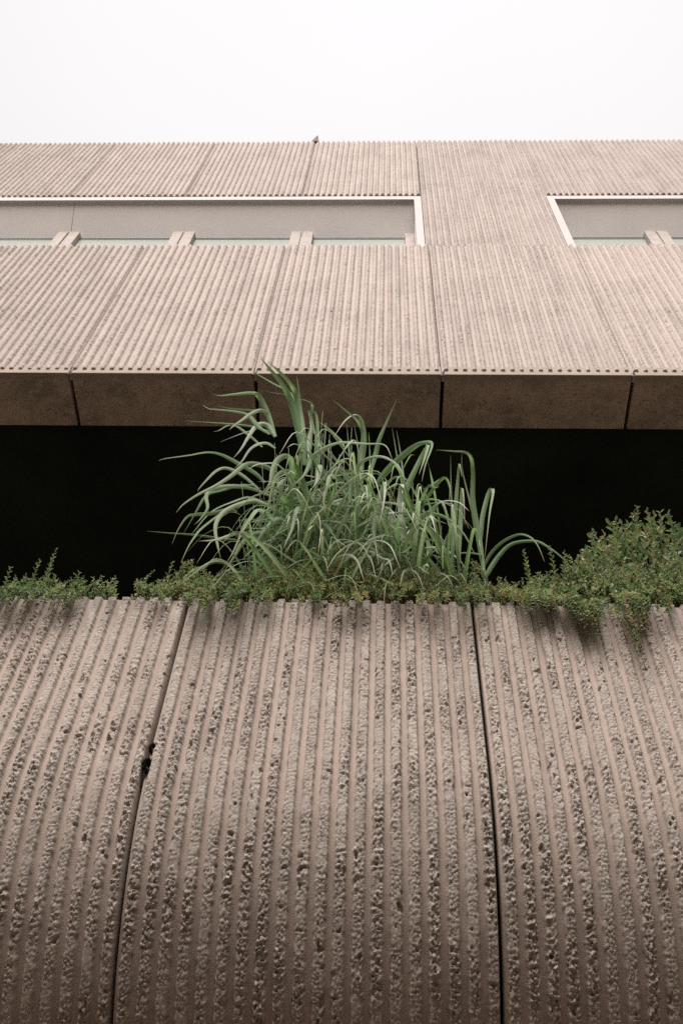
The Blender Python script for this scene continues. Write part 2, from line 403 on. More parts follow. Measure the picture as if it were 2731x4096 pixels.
HERO_A=[(0.047,0.1,0.1,[(-0.384,2.522,5.74),(-0.423,2.468,5.958),(-0.48,2.386,6.144),(-0.527,2.309,6.193),(-0.592,2.238,6.225),(-0.634,2.175,6.227)]),(0.038,0.15,0.1,[(-0.391,2.54,5.83),(-0.418,2.486,6.057),(-0.463,2.406,6.254),(-0.495,2.337,6.265),(-0.56,2.275,6.286),(-0.602,2.222,6.266)]),(0.019,0.6,0.2,[(-0.383,2.438,5.769),(-0.412,2.386,5.981),(-0.432,2.315,6.107),(-0.444,2.246,6.155)]),(0.019,0.1,0.2,[(-0.48,2.521,6.314),(-0.51,2.5,6.451),(-0.614,2.475,6.524),(-0.704,2.451,6.584),(-0.724,2.434,6.585)]),(0.011,0.2,0.3,[(-0.49,2.464,6.307),(-0.517,2.441,6.314),(-0.559,2.41,6.275),(-0.62,2.374,6.231)]),(0.038,0.1,0.3,[(-0.552,2.513,5.996),(-0.606,2.475,6.17),(-0.661,2.424,6.272),(-0.688,2.387,6.236),(-0.759,2.362,6.173),(-0.829,2.344,6.119),(-0.864,2.326,6.097)]),(0.024,0.8,0.2,[(-0.575,2.373,5.982),(-0.613,2.356,5.988),(-0.65,2.339,5.926),(-0.688,2.328,5.833),(-0.715,2.317,5.762),(-0.73,2.305,5.697)]),(0.027,0.1,0.3,[(-0.563,2.436,5.888),(-0.626,2.428,5.949),(-0.686,2.41,6.035),(-0.759,2.397,6.051),(-0.85,2.39,6.057),(-0.889,2.386,6.057),(-0.926,2.381,6.089)]),(0.015,0.3,0.2,[(-0.616,2.515,6.244),(-0.645,2.511,6.265),(-0.714,2.507,6.271),(-0.81,2.503,6.277),(-0.887,2.497,6.294)]),(0.019,0.1,0.3,[(-0.593,2.556,6.126),(-0.673,2.537,6.138),(-0.763,2.51,6.116),(-0.888,2.481,6.082),(-1.018,2.451,6.045)]),(0.033,0.8,0.1,[(-0.541,2.464,5.911),(-0.587,2.445,5.994),(-0.636,2.432,5.976),(-0.668,2.438,5.863),(-0.695,2.454,5.767),(-0.726,2.471,5.71)]),(0.018,0.3,0.3,[(-0.623,2.582,6.011),(-0.69,2.569,6.093),(-0.772,2.549,6.166),(-0.817,2.539,6.159),(-0.857,2.54,6.107),(-0.886,2.544,6.099)]),(0.01,0.4,0.3,[(-0.64,2.556,6.194),(-0.672,2.541,6.124),(-0.739,2.519,6.03),(-0.819,2.497,5.913)]),(0.027,0.7,0.2,[(-0.55,2.558,5.959),(-0.592,2.549,5.993),(-0.636,2.542,5.975),(-0.675,2.544,5.92),(-0.704,2.558,5.83),(-0.737,2.572,5.78)]),(0.034,0.05,0.3,[(-0.584,2.628,5.741),(-0.64,2.607,5.801),(-0.733,2.574,5.845),(-0.809,2.54,5.862),(-0.874,2.512,5.838),(-0.957,2.494,5.776),(-1.06,2.482,5.723),(-1.085,2.471,5.683)]),(0.037,0.3,0.35,[(-0.535,2.594,5.783),(-0.575,2.579,5.807),(-0.638,2.559,5.809),(-0.683,2.543,5.77),(-0.733,2.541,5.67),(-0.795,2.545,5.584),(-0.87,2.551,5.514),(-0.931,2.56,5.439),(-0.955,2.568,5.381)]),(0.027,0.4,0.3,[(-0.635,2.737,5.852),(-0.731,2.719,5.957),(-0.815,2.702,5.997),(-0.863,2.697,5.963),(-0.905,2.708,5.886),(-0.937,2.726,5.829),(-0.941,2.739,5.82)]),(0.034,0.3,0.3,[(-0.543,2.674,5.686),(-0.661,2.656,5.737),(-0.76,2.638,5.725),(-0.841,2.627,5.677),(-0.855,2.625,5.605),(-0.836,2.633,5.518),(-0.861,2.646,5.439),(-0.884,2.653,5.406)]),(0.037,0.2,0.1,[(-0.556,2.776,5.759),(-0.595,2.769,5.772),(-0.683,2.755,5.807),(-0.76,2.751,5.753),(-0.83,2.755,5.699),(-0.873,2.764,5.644),(-0.912,2.782,5.559),(-0.933,2.796,5.525)]),(0.021,0.1,0.1,[(-0.653,2.716,5.855),(-0.731,2.716,5.854),(-0.818,2.724,5.816),(-0.892,2.734,5.784),(-0.925,2.759,5.692),(-0.95,2.787,5.631),(-0.98,2.818,5.565)]),(0.023,0.5,0.2,[(-0.711,2.706,5.596),(-0.748,2.697,5.604),(-0.829,2.692,5.561),(-0.9,2.685,5.539),(-0.937,2.679,5.508),(-0.964,2.687,5.413),(-0.979,2.705,5.319)]),(0.016,0.1,0.3,[(-0.704,2.8,5.492),(-0.777,2.79,5.488),(-0.906,2.772,5.491),(-1.026,2.752,5.476),(-1.128,2.731,5.461)]),(0.035,0.6,0.2,[(-0.56,2.611,5.522),(-0.622,2.599,5.535),(-0.722,2.595,5.463),(-0.76,2.598,5.392),(-0.767,2.607,5.312),(-0.741,2.628,5.203),(-0.719,2.648,5.134)]),(0.021,0.2,0.2,[(-0.767,2.765,5.705),(-0.81,2.759,5.649),(-0.881,2.761,5.53),(-0.9,2.759,5.462),(-0.917,2.758,5.378),(-0.933,2.766,5.258)]),(0.043,0.5,0.8,[(-0.508,2.63,5.412),(-0.542,2.617,5.456),(-0.59,2.603,5.466),(-0.618,2.605,5.394),(-0.644,2.62,5.312),(-0.677,2.655,5.182),(-0.712,2.686,5.127)]),(0.038,0.5,0.1,[(-0.544,2.715,5.428),(-0.592,2.71,5.42),(-0.624,2.706,5.393),(-0.659,2.711,5.328),(-0.68,2.723,5.255),(-0.715,2.737,5.157)]),(0.038,0.6,0.1,[(-0.477,2.719,5.552),(-0.506,2.708,5.537),(-0.542,2.702,5.472),(-0.579,2.707,5.364),(-0.599,2.717,5.268)]),(0.046,0.5,0.1,[(-0.426,2.832,5.719),(-0.461,2.822,5.681),(-0.514,2.821,5.568),(-0.575,2.832,5.424),(-0.634,2.84,5.293)]),(0.041,0.7,0.1,[(-0.389,2.696,5.553),(-0.403,2.672,5.584),(-0.416,2.653,5.522),(-0.423,2.652,5.382),(-0.452,2.665,5.239)]),(0.028,0.4,0.1,[(-0.404,2.858,5.422),(-0.412,2.812,5.547),(-0.431,2.774,5.493),(-0.447,2.763,5.333)]),(0.028,0.7,0.8,[(-0.339,2.751,5.421),(-0.312,2.714,5.592),(-0.325,2.704,5.512),(-0.354,2.723,5.381),(-0.363,2.754,5.283)]),(0.036,0.7,0.5,[(-0.444,2.534,5.782),(-0.478,2.522,5.822),(-0.518,2.517,5.777),(-0.535,2.526,5.684),(-0.54,2.544,5.597),(-0.572,2.561,5.544),(-0.607,2.57,5.526)]),(0.034,0.5,0.8,[(-0.392,2.734,5.84),(-0.436,2.71,5.91),(-0.469,2.68,5.929),(-0.522,2.658,5.88),(-0.544,2.651,5.778),(-0.55,2.662,5.633),(-0.559,2.678,5.534),(-0.591,2.687,5.482)]),(0.037,0,0.1,[(-0.345,2.593,5.488),(-0.351,2.573,5.502),(-0.387,2.522,5.612),(-0.432,2.462,5.664),(-0.463,2.413,5.628)]),(0.031,0.7,0.1,[(-0.488,2.674,5.851),(-0.51,2.673,5.813),(-0.535,2.68,5.73),(-0.532,2.705,5.586)]),(0.024,0.4,0.1,[(-0.355,2.506,5.773),(-0.357,2.502,5.719),(-0.37,2.501,5.636),(-0.39,2.499,5.575),(-0.448,2.505,5.471)]),(0.033,0.8,0.5,[(-0.32,2.51,5.72),(-0.306,2.503,5.686),(-0.311,2.506,5.575),(-0.331,2.508,5.506)]),(0.027,0.6,1.0,[(-0.229,2.518,5.607),(-0.253,2.512,5.62),(-0.262,2.518,5.55),(-0.275,2.539,5.45),(-0.259,2.568,5.358)]),(0.034,0.9,0,[(-0.385,2.648,6.01),(-0.391,2.626,6.17),(-0.387,2.602,6.265),(-0.411,2.574,6.384)]),(0.031,0.1,0.1,[(-0.329,2.63,5.918),(-0.346,2.602,6.103),(-0.352,2.571,6.21),(-0.37,2.54,6.308),(-0.417,2.525,6.295)]),(0.02,0.2,0.1,[(-0.335,2.391,5.823),(-0.36,2.357,5.929),(-0.355,2.314,5.968),(-0.383,2.275,5.941),(-0.409,2.243,5.887)]),(0.034,0.7,0.1,[(-0.408,2.68,5.999),(-0.384,2.672,6.038),(-0.327,2.657,6.091),(-0.275,2.64,6.129),(-0.208,2.626,6.139)]),(0.019,0.1,0.1,[(-0.197,2.513,5.898),(-0.225,2.506,5.963),(-0.28,2.492,6.043),(-0.336,2.479,6.098)]),(0.039,0,0.0,[(-0.464,2.844,5.712),(-0.514,2.818,5.847),(-0.543,2.78,5.969),(-0.582,2.742,6.046)]),(0.038,0,0.0,[(-0.363,2.894,5.619),(-0.42,2.834,5.814),(-0.473,2.764,5.861),(-0.531,2.704,5.815)]),(0.038,0,0.0,[(-0.443,2.928,5.557),(-0.478,2.875,5.7),(-0.525,2.803,5.766),(-0.603,2.736,5.745)]),(0.038,0,0.0,[(-0.306,2.894,5.62),(-0.303,2.864,5.802),(-0.336,2.825,5.944),(-0.385,2.795,5.996)]),(0.032,0,0.0,[(-0.571,2.911,5.585),(-0.604,2.863,5.681),(-0.651,2.804,5.673),(-0.713,2.753,5.586)]),(0.021,0.0,0.1,[(-0.677,2.748,5.22),(-0.769,2.725,5.216),(-0.831,2.7,5.106),(-0.891,2.669,4.947)])]
HERO_B=[(0.04,0.5,0.1,[(-0.11,2.693,5.834),(-0.114,2.652,6.016),(-0.103,2.599,6.134),(-0.118,2.541,6.223),(-0.151,2.498,6.213),(-0.201,2.478,6.107),(-0.252,2.484,5.944)]),(0.019,0.1,0.1,[(-0.091,2.481,5.866),(-0.112,2.445,5.956),(-0.137,2.399,5.976),(-0.181,2.35,5.965),(-0.257,2.293,5.989)]),(0.032,0.2,0.1,[(-0.061,2.695,5.986),(-0.042,2.666,6.092),(-0.023,2.623,6.178),(0.023,2.566,6.297),(0.067,2.504,6.392)]),(0.038,0.2,0.1,[(-0.031,2.568,5.64),(-0.007,2.549,5.679),(0.054,2.511,5.748),(0.141,2.463,5.813),(0.195,2.423,5.794),(0.229,2.396,5.73),(0.193,2.399,5.554),(0.173,2.415,5.424)]),(0.037,0.4,0.1,[(0.09,2.583,5.508),(0.108,2.557,5.579),(0.139,2.514,5.648),(0.188,2.456,5.742),(0.211,2.406,5.742),(0.188,2.391,5.585),(0.161,2.394,5.455)]),(0.015,0.6,0.2,[(0.329,2.886,5.419),(0.341,2.816,5.638),(0.339,2.712,5.824),(0.339,2.594,5.964)]),(0.03,0.2,0.1,[(0.314,2.749,5.237),(0.325,2.709,5.381),(0.338,2.65,5.505),(0.355,2.572,5.664),(0.364,2.503,5.727),(0.366,2.479,5.573)]),(0.027,0.5,0.2,[(0.351,2.794,5.297),(0.369,2.746,5.538),(0.38,2.691,5.678),(0.385,2.648,5.738),(0.386,2.648,5.613),(0.384,2.682,5.467)]),(0.025,0.1,0.2,[(0.156,2.645,5.452),(0.181,2.623,5.527),(0.218,2.59,5.587),(0.287,2.546,5.668),(0.311,2.531,5.565),(0.303,2.538,5.455)]),(0.015,0.6,0.1,[(0.332,2.691,5.838),(0.307,2.67,5.866),(0.253,2.655,5.793),(0.193,2.644,5.717)]),(0.017,0.3,0.1,[(0.344,2.879,5.64),(0.334,2.856,5.717),(0.311,2.817,5.808),(0.284,2.781,5.824),(0.205,2.756,5.795),(0.108,2.739,5.756)]),(0.025,0.3,0.1,[(0.193,2.708,5.428),(0.212,2.685,5.491),(0.244,2.649,5.556),(0.273,2.613,5.569),(0.292,2.6,5.474),(0.316,2.637,5.222)]),(0.029,0.7,0.1,[(-0.039,2.674,5.345),(-0.04,2.65,5.414),(-0.018,2.597,5.55),(0.005,2.54,5.619),(0.003,2.529,5.447),(-0.016,2.548,5.278)]),(0.047,0.8,0.0,[(0.098,2.743,5.373),(0.098,2.724,5.47),(0.087,2.676,5.65),(0.093,2.63,5.739),(0.098,2.623,5.626),(0.082,2.658,5.438)]),(0.031,0.6,0.1,[(0.115,2.899,5.493),(0.109,2.869,5.599),(0.122,2.828,5.662),(0.123,2.819,5.53),(0.112,2.83,5.41)]),(0.028,0.5,0.1,[(-0.155,2.578,5.496),(-0.152,2.546,5.603),(-0.13,2.502,5.67),(-0.081,2.458,5.693),(-0.002,2.425,5.658),(0.07,2.414,5.553),(0.103,2.424,5.415)]),(0.029,0.4,0.1,[(-0.381,2.522,5.746),(-0.352,2.503,5.788),(-0.29,2.473,5.824),(-0.208,2.442,5.822),(-0.083,2.42,5.773),(0.004,2.402,5.731),(0.04,2.403,5.603)]),(0.013,0.4,0.2,[(-0.05,2.766,5.321),(-0.055,2.712,5.589),(-0.071,2.601,6.008),(-0.078,2.522,6.066)]),(0.016,0.5,0.2,[(-0.113,2.635,5.475),(-0.122,2.58,5.611),(-0.124,2.479,5.8),(-0.147,2.37,5.884)]),(0.01,0.5,0.2,[(-0.164,2.704,5.924),(-0.183,2.655,6.125),(-0.198,2.588,6.265)]),(0.017,0.5,0.2,[(0.11,2.805,5.775),(0.098,2.759,5.943),(0.072,2.691,6.083),(0.044,2.604,6.255)]),(0.015,0.5,0.2,[(0.128,2.799,5.721),(0.111,2.761,5.896),(0.092,2.694,6.102),(0.068,2.621,6.257)]),(0.039,0.1,0.2,[(-0.204,2.843,5.558),(-0.196,2.817,5.684),(-0.188,2.768,5.843),(-0.223,2.721,5.926),(-0.268,2.691,5.915),(-0.277,2.686,5.832),(-0.253,2.698,5.735)]),(0.025,0.6,0.1,[(0.142,2.847,5.363),(0.16,2.823,5.401),(0.173,2.773,5.487),(0.202,2.72,5.508),(0.18,2.698,5.373),(0.168,2.692,5.264)]),(0.025,0.1,0.2,[(0.333,2.786,5.19),(0.321,2.787,5.287),(0.273,2.754,5.443),(0.232,2.724,5.494),(0.195,2.707,5.489)]),(0.025,0.3,0.1,[(0.022,2.901,5.535),(-0.017,2.888,5.613),(-0.08,2.88,5.633),(-0.117,2.887,5.588)]),(0.028,0.6,0.1,[(-0.052,2.738,5.435),(-0.047,2.713,5.526),(-0.077,2.703,5.468),(-0.099,2.71,5.374)]),(0.032,0,0,[(0.066,2.875,5.662),(0.046,2.845,5.787),(0.007,2.814,5.81),(-0.051,2.787,5.815)]),(0.033,0,0,[(0.097,2.926,5.571),(0.085,2.892,5.687),(0.053,2.843,5.773),(0.007,2.802,5.769)]),(0.031,0,0,[(0.172,2.95,5.5),(0.175,2.917,5.668),(0.137,2.877,5.743),(0.072,2.839,5.779)]),(0.029,0,0,[(0.209,2.95,5.5),(0.231,2.933,5.626),(0.215,2.905,5.73),(0.267,2.88,5.784),(0.323,2.872,5.752)]),(0.031,0,0,[(-0.107,2.858,5.69),(-0.083,2.812,5.793),(-0.019,2.752,5.809),(0.057,2.696,5.76)]),(0.019,0.5,0.5,[(0.084,2.916,5.557),(0.047,2.899,5.661),(0.04,2.891,5.662),(0.022,2.909,5.567),(0.009,2.929,5.542)]),(0.018,0.1,1.0,[(0.289,2.884,5.395),(0.278,2.856,5.448),(0.317,2.795,5.553),(0.354,2.748,5.487),(0.363,2.721,5.368)]),(0.033,0,0,[(-0.193,2.909,5.596),(-0.166,2.861,5.749),(-0.136,2.796,5.827),(-0.059,2.73,5.858),(0.019,2.678,5.813)]),(0.025,0.6,0,[(0.146,2.949,5.457),(0.172,2.935,5.542),(0.159,2.926,5.509),(0.126,2.924,5.424)])]
HERO_C=[(0.031,0.3,0.2,[(0.47,2.833,5.283),(0.46,2.79,5.496),(0.439,2.709,5.705),(0.444,2.616,5.853),(0.422,2.539,5.884),(0.335,2.487,5.821),(0.25,2.45,5.769)]),(0.014,0.4,0.2,[(0.46,2.807,5.488),(0.459,2.793,5.521),(0.43,2.733,5.742),(0.399,2.656,5.917),(0.395,2.589,5.97)]),(0.028,0.5,0.1,[(0.462,2.816,5.491),(0.47,2.808,5.542),(0.492,2.774,5.691),(0.532,2.728,5.834),(0.547,2.706,5.801),(0.515,2.728,5.623),(0.478,2.796,5.372)]),(0.013,0.1,0.2,[(0.467,2.811,5.412),(0.452,2.793,5.392),(0.389,2.765,5.363),(0.314,2.736,5.307),(0.24,2.709,5.24)]),(0.01,0.4,0.2,[(0.461,2.809,5.533),(0.431,2.761,5.55),(0.373,2.684,5.556)]),(0.018,0.2,0.2,[(0.466,2.877,5.336),(0.474,2.869,5.375),(0.515,2.84,5.458),(0.578,2.8,5.508),(0.648,2.762,5.51),(0.694,2.739,5.456),(0.719,2.73,5.373),(0.735,2.737,5.265)]),(0.024,0.2,0.1,[(0.475,2.874,5.303),(0.49,2.873,5.341),(0.554,2.86,5.465),(0.626,2.835,5.537),(0.729,2.819,5.538),(0.784,2.818,5.495),(0.848,2.832,5.423),(0.897,2.849,5.338)])]
SHRUB={'s1':([(-0.6754,1.2712,1.2096),(-0.6169,1.2632,1.2108),(-0.5891,1.2673,1.2114),(-0.5732,1.2561,1.2117),(-0.5553,1.2796,1.2122),(-0.5264,1.2767,1.2128),(-0.4835,1.2695,1.2191),(-0.4484,1.2703,1.2221),(-0.4369,1.2534,1.2256)],[(-0.6207,1.3045),(-0.5775,1.3285),(-0.5545,1.3131),(-0.5581,1.3576),(-0.5017,1.295)]),'s2':([(-0.3821,1.2603,1.2367),(-0.3708,1.2696,1.2281),(-0.3533,1.2781,1.2219),(-0.3221,1.2962,1.2118),(-0.2936,1.3051,1.2017),(-0.2502,1.3012,1.192),(-0.2221,1.3101,1.1842),(-0.1947,1.3167,1.1911),(-0.1675,1.3173,1.2097)],[(-0.3512,1.3282),(-0.3195,1.3239)]),'s3':([(-0.2018,1.3046,1.2037),(-0.1683,1.3354,1.2097),(-0.1264,1.3485,1.216),(-0.0768,1.3657,1.2117),(-0.034,1.3566,1.2126),(0.0157,1.3331,1.2244),(0.0577,1.3101,1.2253)],[(-0.081,1.3808),(-0.0436,1.3752)]),'s4':([(0.0157,1.3211,1.2353),(0.0577,1.3101,1.2199),(0.0993,1.3051,1.2101),(0.1415,1.3142,1.2164),(0.169,1.3007,1.2223),(0.1963,1.2783,1.2337)],[(0.1916,1.2953)]),'s5':([(0.1995,1.2727,1.2338),(0.2198,1.2811,1.2181),(0.2397,1.2735,1.2132),(0.2534,1.2626,1.2242)],[(0.2375,1.3732)]),'s6':([(0.2393,1.2679,1.2132),(0.2653,1.3028,1.2084),(0.2927,1.327,1.1829),(0.3204,1.3396,1.1733),(0.3614,1.3465,1.1641),(0.4041,1.3413,1.1853),(0.4472,1.3422,1.2018),(0.5031,1.3433,1.2082),(0.5584,1.3445,1.2094)],[(0.2832,1.3816),(0.3055,1.3683),(0.3252,1.3539)]),'s7':([(0.3301,1.3639,1.3156),(0.342,1.3892,1.3041),(0.3653,1.4088,1.3045),(0.3974,1.4422,1.3051),(0.4293,1.4697,1.3057),(0.4527,1.4839,1.3061),(0.4814,1.4775,1.3067),(0.4986,1.4375,1.3072),(0.5429,1.445,1.308),(0.5846,1.4326,1.3089)],[(0.3943,1.4579),(0.4085,1.465),(0.4696,1.4921),(0.5045,1.4872)]),'s8':([(0.3661,1.1953,1.1157),(0.3737,1.206,1.0832),(0.3865,1.201,1.0881),(0.405,1.1961,1.1456)],[])}

# ---------------------------------------------------------------- planting
def leaf_mat(name, greens, dry, spec=.25, rough=.55, under=None):
    t = NT(name); tone = t.attr('tone'); dr = t.attr('dry'); c = t.coord()
    cr = t.n('ValToRGB'); el = cr.color_ramp.elements
    el[0].position = 0; el[0].color = (*greens[0], 1); el[1].position = 1; el[1].color = (*greens[-1], 1)
    for i, gcol in enumerate(greens[1:-1]):
        e = el.new((i + 1) / (len(greens) - 1)); e.color = (*gcol, 1)
    t.put(cr.inputs[0], tone)
    col = t.mix(t.range(t.noise(c, 30, 3), .3, .7, 0, .25), cr.outputs[0], tuple(q * .55 for q in greens[1]))
    if under is not None:
        ge = t.n('NewGeometry'); col = t.mix(t.math('MULTIPLY', ge.outputs['Backfacing'], .35), col, under)
    col = t.mix(dr, col, dry)
    p = t.bsdf(col, rough, spec, out=False)
    tr = t.n('BsdfTranslucent'); t.put(tr.inputs[0], t.mix(.5, col, (.26, .42, .14), 'MIX'))
    ms = t.n('MixShader'); ms.inputs[0].default_value = .42
    t.t.links.new(p.outputs[0], ms.inputs[1]); t.t.links.new(tr.outputs[0], ms.inputs[2]); t.t.links.new(ms.outputs[0], t.out.inputs[0])
    return t.m
M['blade'] = leaf_mat('grass blade', [(.06, .14, .055), (.17, .28, .12), (.37, .46, .27), (.62, .65, .55), (.80, .79, .72)], (.42, .24, .12), under=(.21, .33, .15))
M['culm'] = plain('grass stem', (.13, .18, .075), .5, .4, 30, .25)
M['leaflet'] = leaf_mat('small shrub leaf', [(.015, .035, .018), (.055, .10, .04), (.14, .18, .075), (.29, .30, .15), (.40, .36, .20)], (.40, .16, .085), .45, .42)
M['olive'] = leaf_mat('olive shrub leaf', [(.022, .034, .014), (.09, .11, .038), (.22, .23, .085), (.37, .36, .15), (.46, .40, .20)], (.42, .18, .09), .4, .45)
M['broad'] = leaf_mat('glossy shrub leaf', [(.02, .045, .025), (.065, .11, .05), (.15, .20, .09), (.25, .27, .14), (.36, .30, .16)], (.42, .15, .08), .5, .38)

FACE = Vector((0, .97, .24))              # blades mostly turn their flat side out of the planter, towards the light
def spline(P, n):
    P = [Vector(p) for p in P]; Q = [P[0] * 2 - P[1]] + P + [P[-1] * 2 - P[-2]]; o = []
    segs = len(P) - 1
    for k in range(n):
        t = k / (n - 1) * segs; i = min(int(t), segs - 1); f = t - i
        a, b, c, d = Q[i], Q[i + 1], Q[i + 2], Q[i + 3]
        o.append(.5 * ((2 * b) + (c - a) * f + (2 * a - 5 * b + 4 * c - d) * f * f + (3 * b - a - 3 * c + d) * f ** 3))
    return o
class Leafy:
    def __init__(s): s.v, s.f, s.tone, s.dry = [], [], [], []
    def blade(s, path, width, tone, dry, twist, n=22, roll=.0):
        P = spline(path, n); base = len(s.v); prev = None
        ed = random.uniform(.0, .35) * (1 if dry > .15 else .3)
        for i, p in enumerate(P):
            t = i / (n - 1)
            T = (P[min(i + 1, n - 1)] - P[max(i - 1, 0)]).normalized()
            S = T.cross(FACE)
            if S.length < .15 and prev is not None: S = prev.copy()
            S.normalize()
            if prev is not None and S.dot(prev) < 0: S = -S
            if prev is not None: S = (S + prev * .8).normalized()
            prev = S.copy()
            S = Matrix.Rotation(twist + roll * t, 3, T) @ S
            N = S.cross(T).normalized()
            wv = width * .5 * min(1, .45 + 2.4 * t) * (1 - t ** 1.7) ** 1.05 * (1 + .06 * math.sin(9 * t + base)) + .0005
            for a, lift, e in ((-1, .22, 1), (-.5, .06, 0), (0, -.12, 0), (.5, .06, 0), (1, .22, 1)):
                s.v.append(p + S * (a * wv) + N * (lift * wv)); 
                d_ = max(0, (t - .86) / .14) * min(1, .4 + dry) + max(0, dry - .3) * max(0, (t - .35)) * 1.1 + e * ed * (.3 + t)
                s.dry.append(min(1, d_)); s.tone.append(max(0, min(1, tone * (.6 + .55 * t) + (.1 if a == 0 else 0))))
            if i:
                for k in range(4):
                    q = base + 5 * i + k; s.f.append((q - 5, q - 4, q + 1, q))
    def leaflet(s, p, d, nrm, L, W, tone, dry):
        """small folded oval leaf from p along d"""
        sd_ = d.cross(nrm).normalized(); n0 = len(s.v); up = nrm * (W * .22)
        s.v += [p, p + d * (L * .38) + sd_ * W * .5 + up, p + d * (L * .78) + sd_ * W * .36 + up, p + d * L, p + d * (L * .78) - sd_ * W * .36 + up, p + d * (L * .38) - sd_ * W * .5 + up, p + d * (L * .5) - nrm * (W * .04)]
        s.f += [(n0, n0 + 1, n0 + 6), (n0 + 1, n0 + 2, n0 + 6), (n0 + 2, n0 + 3, n0 + 6), (n0 + 3, n0 + 4, n0 + 6), (n0 + 4, n0 + 5, n0 + 6), (n0 + 5, n0, n0 + 6)]
        s.tone += [tone] * 7; s.dry += [dry] * 7
    def build(s, name, mat, parent, smooth=False):
        return link(name, mesh(name, [tuple(q) for q in s.v], s.f, smooth, {'tone': s.tone, 'dry': s.dry}), mat, parent)
class Tubes:
    def __init__(s): s.v, s.f = [], []
    def tube(s, P, r0, r1, k=5):
        base = len(s.v); n = len(P); u = Vector((.3, .1, .9))
        for i, p in enumerate(P):
            T = (P[min(i + 1, n - 1)] - P[max(i - 1, 0)]).normalized(); A = T.cross(Vector((.9, .2, .1))).normalized(); B = T.cross(A)
            r = r0 + (r1 - r0) * i / (n - 1)
            for j in range(k):
                a_ = 2 * math.pi * j / k; s.v.append(p + A * (r * math.cos(a_)) + B * (r * math.sin(a_)))
            if i:
                for j in range(k):
                    q = base + k * i; s.f.append((q - k + j, q - k + (j + 1) % k, q + (j + 1) % k, q + j))
        s.f.append(tuple(base + j for j in range(k))[::-1]); s.f.append(tuple(base + k * (n - 1) + j for j in range(k)))
    def build(s, name, mat, parent): return link(name, mesh(name, [tuple(q) for q in s.v], s.f, True), mat, parent)

def fill_grass(lf, tb, x0, x1, n_culm, h, lo, hi, tone=(.0, .3), lean=.34):
    for c_ in range(n_culm):
        x = random.uniform(x0, x1); y = random.uniform(2.90, 3.16)
        H = h(x) * random.uniform(.7, 1.0)
        b0 = Vector((x, y, 4.79)); tip = b0 + Vector((random.uniform(-.1, .1) + (x - (x0 + x1) / 2) * .25, -lean * H * random.uniform(.5, 1), H * .75))
        path = spline([b0, b0.lerp(tip, .5) + Vector((0, .03, .04)), tip], 8)
        tb.tube(path, .005, .0008)
        for k in range(random.randint(5, 7)):
            f = random.uniform(.15, 1.0); q = path[min(7, int(f * 7))]
            az = random.uniform(-math.pi, math.pi); L = random.uniform(.42, .78) * (.7 + .3 * H)
            out_ = Vector((math.cos(az) * 1.0, math.sin(az) * .55 - .2, 0)); out_.normalize(); out_ *= .85
            up_ = random.uniform(.45, .95)
            p1 = q + out_ * L * .28 + Vector((0, 0, L * .33 * up_)); p2 = q + out_ * L * .62 + Vector((0, 0, L * .36 * up_))
            p3 = q + out_ * L * .85 + Vector((0, 0, L * (.36 * up_ - .3 * random.random())))
            p4 = p3 + out_ * L * .12 - Vector((0, 0, L * random.uniform(.12, .42)))
            if max((p.z - 1.6) / p.y + 1.1 * max(0, abs(p.x - (lo + hi) * .5) - .12) for p in (q, p1, p2, p3, p4)) > (1.80 if lo < -.5 else 1.70): continue
            if min(p.x - .15 * (p.z - 4.8) for p in (p1, p2, p3, p4)) < lo or max(p.x for p in (p1, p2, p3, p4)) > hi: continue
            if min(p.y for p in (p1, p2, p3)) > 3.4: continue
            if max(p.z for p in (p1, p2, p3)) > 7.05 and max(p.y for p in (p1, p2, p3)) > 2.7: continue
            lf.blade([q, p1, p2, p3, p4], random.uniform(.012, .028), random.uniform(*tone) if random.random() < .42 else random.uniform(.4, 1.), random.uniform(0, .6), random.uniform(-.9, .9), 16)
def reed(label, heroes, fills, base):
    root = empty('tall_grass', label, 'grass plant', base, 'tall grass growing in the planter')
    lf, tb = Leafy(), Tubes()
    for wd, pale, dry, P in heroes:
        lf.blade([Vector(p) for p in P], wd * .92, (.12 + pale * .8) + random.uniform(-.06, .14), dry, random.uniform(-.45, .45), 28, random.uniform(-.4, .4))
    for a_ in fills: fill_grass(lf, tb, *a_)
    iv = Matrix.Translation(-Vector(base))
    for o in (lf.build('blades', M['blade'], root, True), tb.build('stems', M['culm'], root)): o.matrix_parent_inverse = iv
    return root, tb
def hA(x): return max(.5, 1.95 - abs(x + .30) * 2.2)
def hB(x): return max(.4, 1.35 - abs(x - .08) * 1.9)
reed('largest clump of tall arching grass, reaching up to the concrete underside', HERO_A, [(-.58, .02, 95, hA, -.82, .22)], (-.3, 2.9, 4.8))
reed('shorter grass clump with folded pale blades, beside the tallest clump', HERO_B, [(-.06, .34, 54, hB, -.3, .43)], (.15, 2.9, 4.8))
# the single shoot
root = empty('tall_grass', 'single thin grass shoot standing apart against the black gap', 'grass plant', (.47, 2.85, 4.8), 'tall grass growing in the planter')
lf, tb = Leafy(), Tubes()
for wd, pale, dry, P in HERO_C: lf.blade([Vector(p) for p in P], wd, .15 + pale * .6, dry, random.uniform(-.35, .35), 26)
P0 = [Vector(p) for p in HERO_C[0][3]]; ctr = Vector(HERO_C[1][3][0])
tb.tube(spline([Vector((P0[0].x + .01, 2.86, 4.79)), P0[0], P0[1]], 10), .006, .0035)
for o in (lf.build('blades', M['blade'], root, True), tb.build('stems', M['culm'], root)): o.matrix_parent_inverse = Matrix.Translation((-.47, -2.85, -4.8))

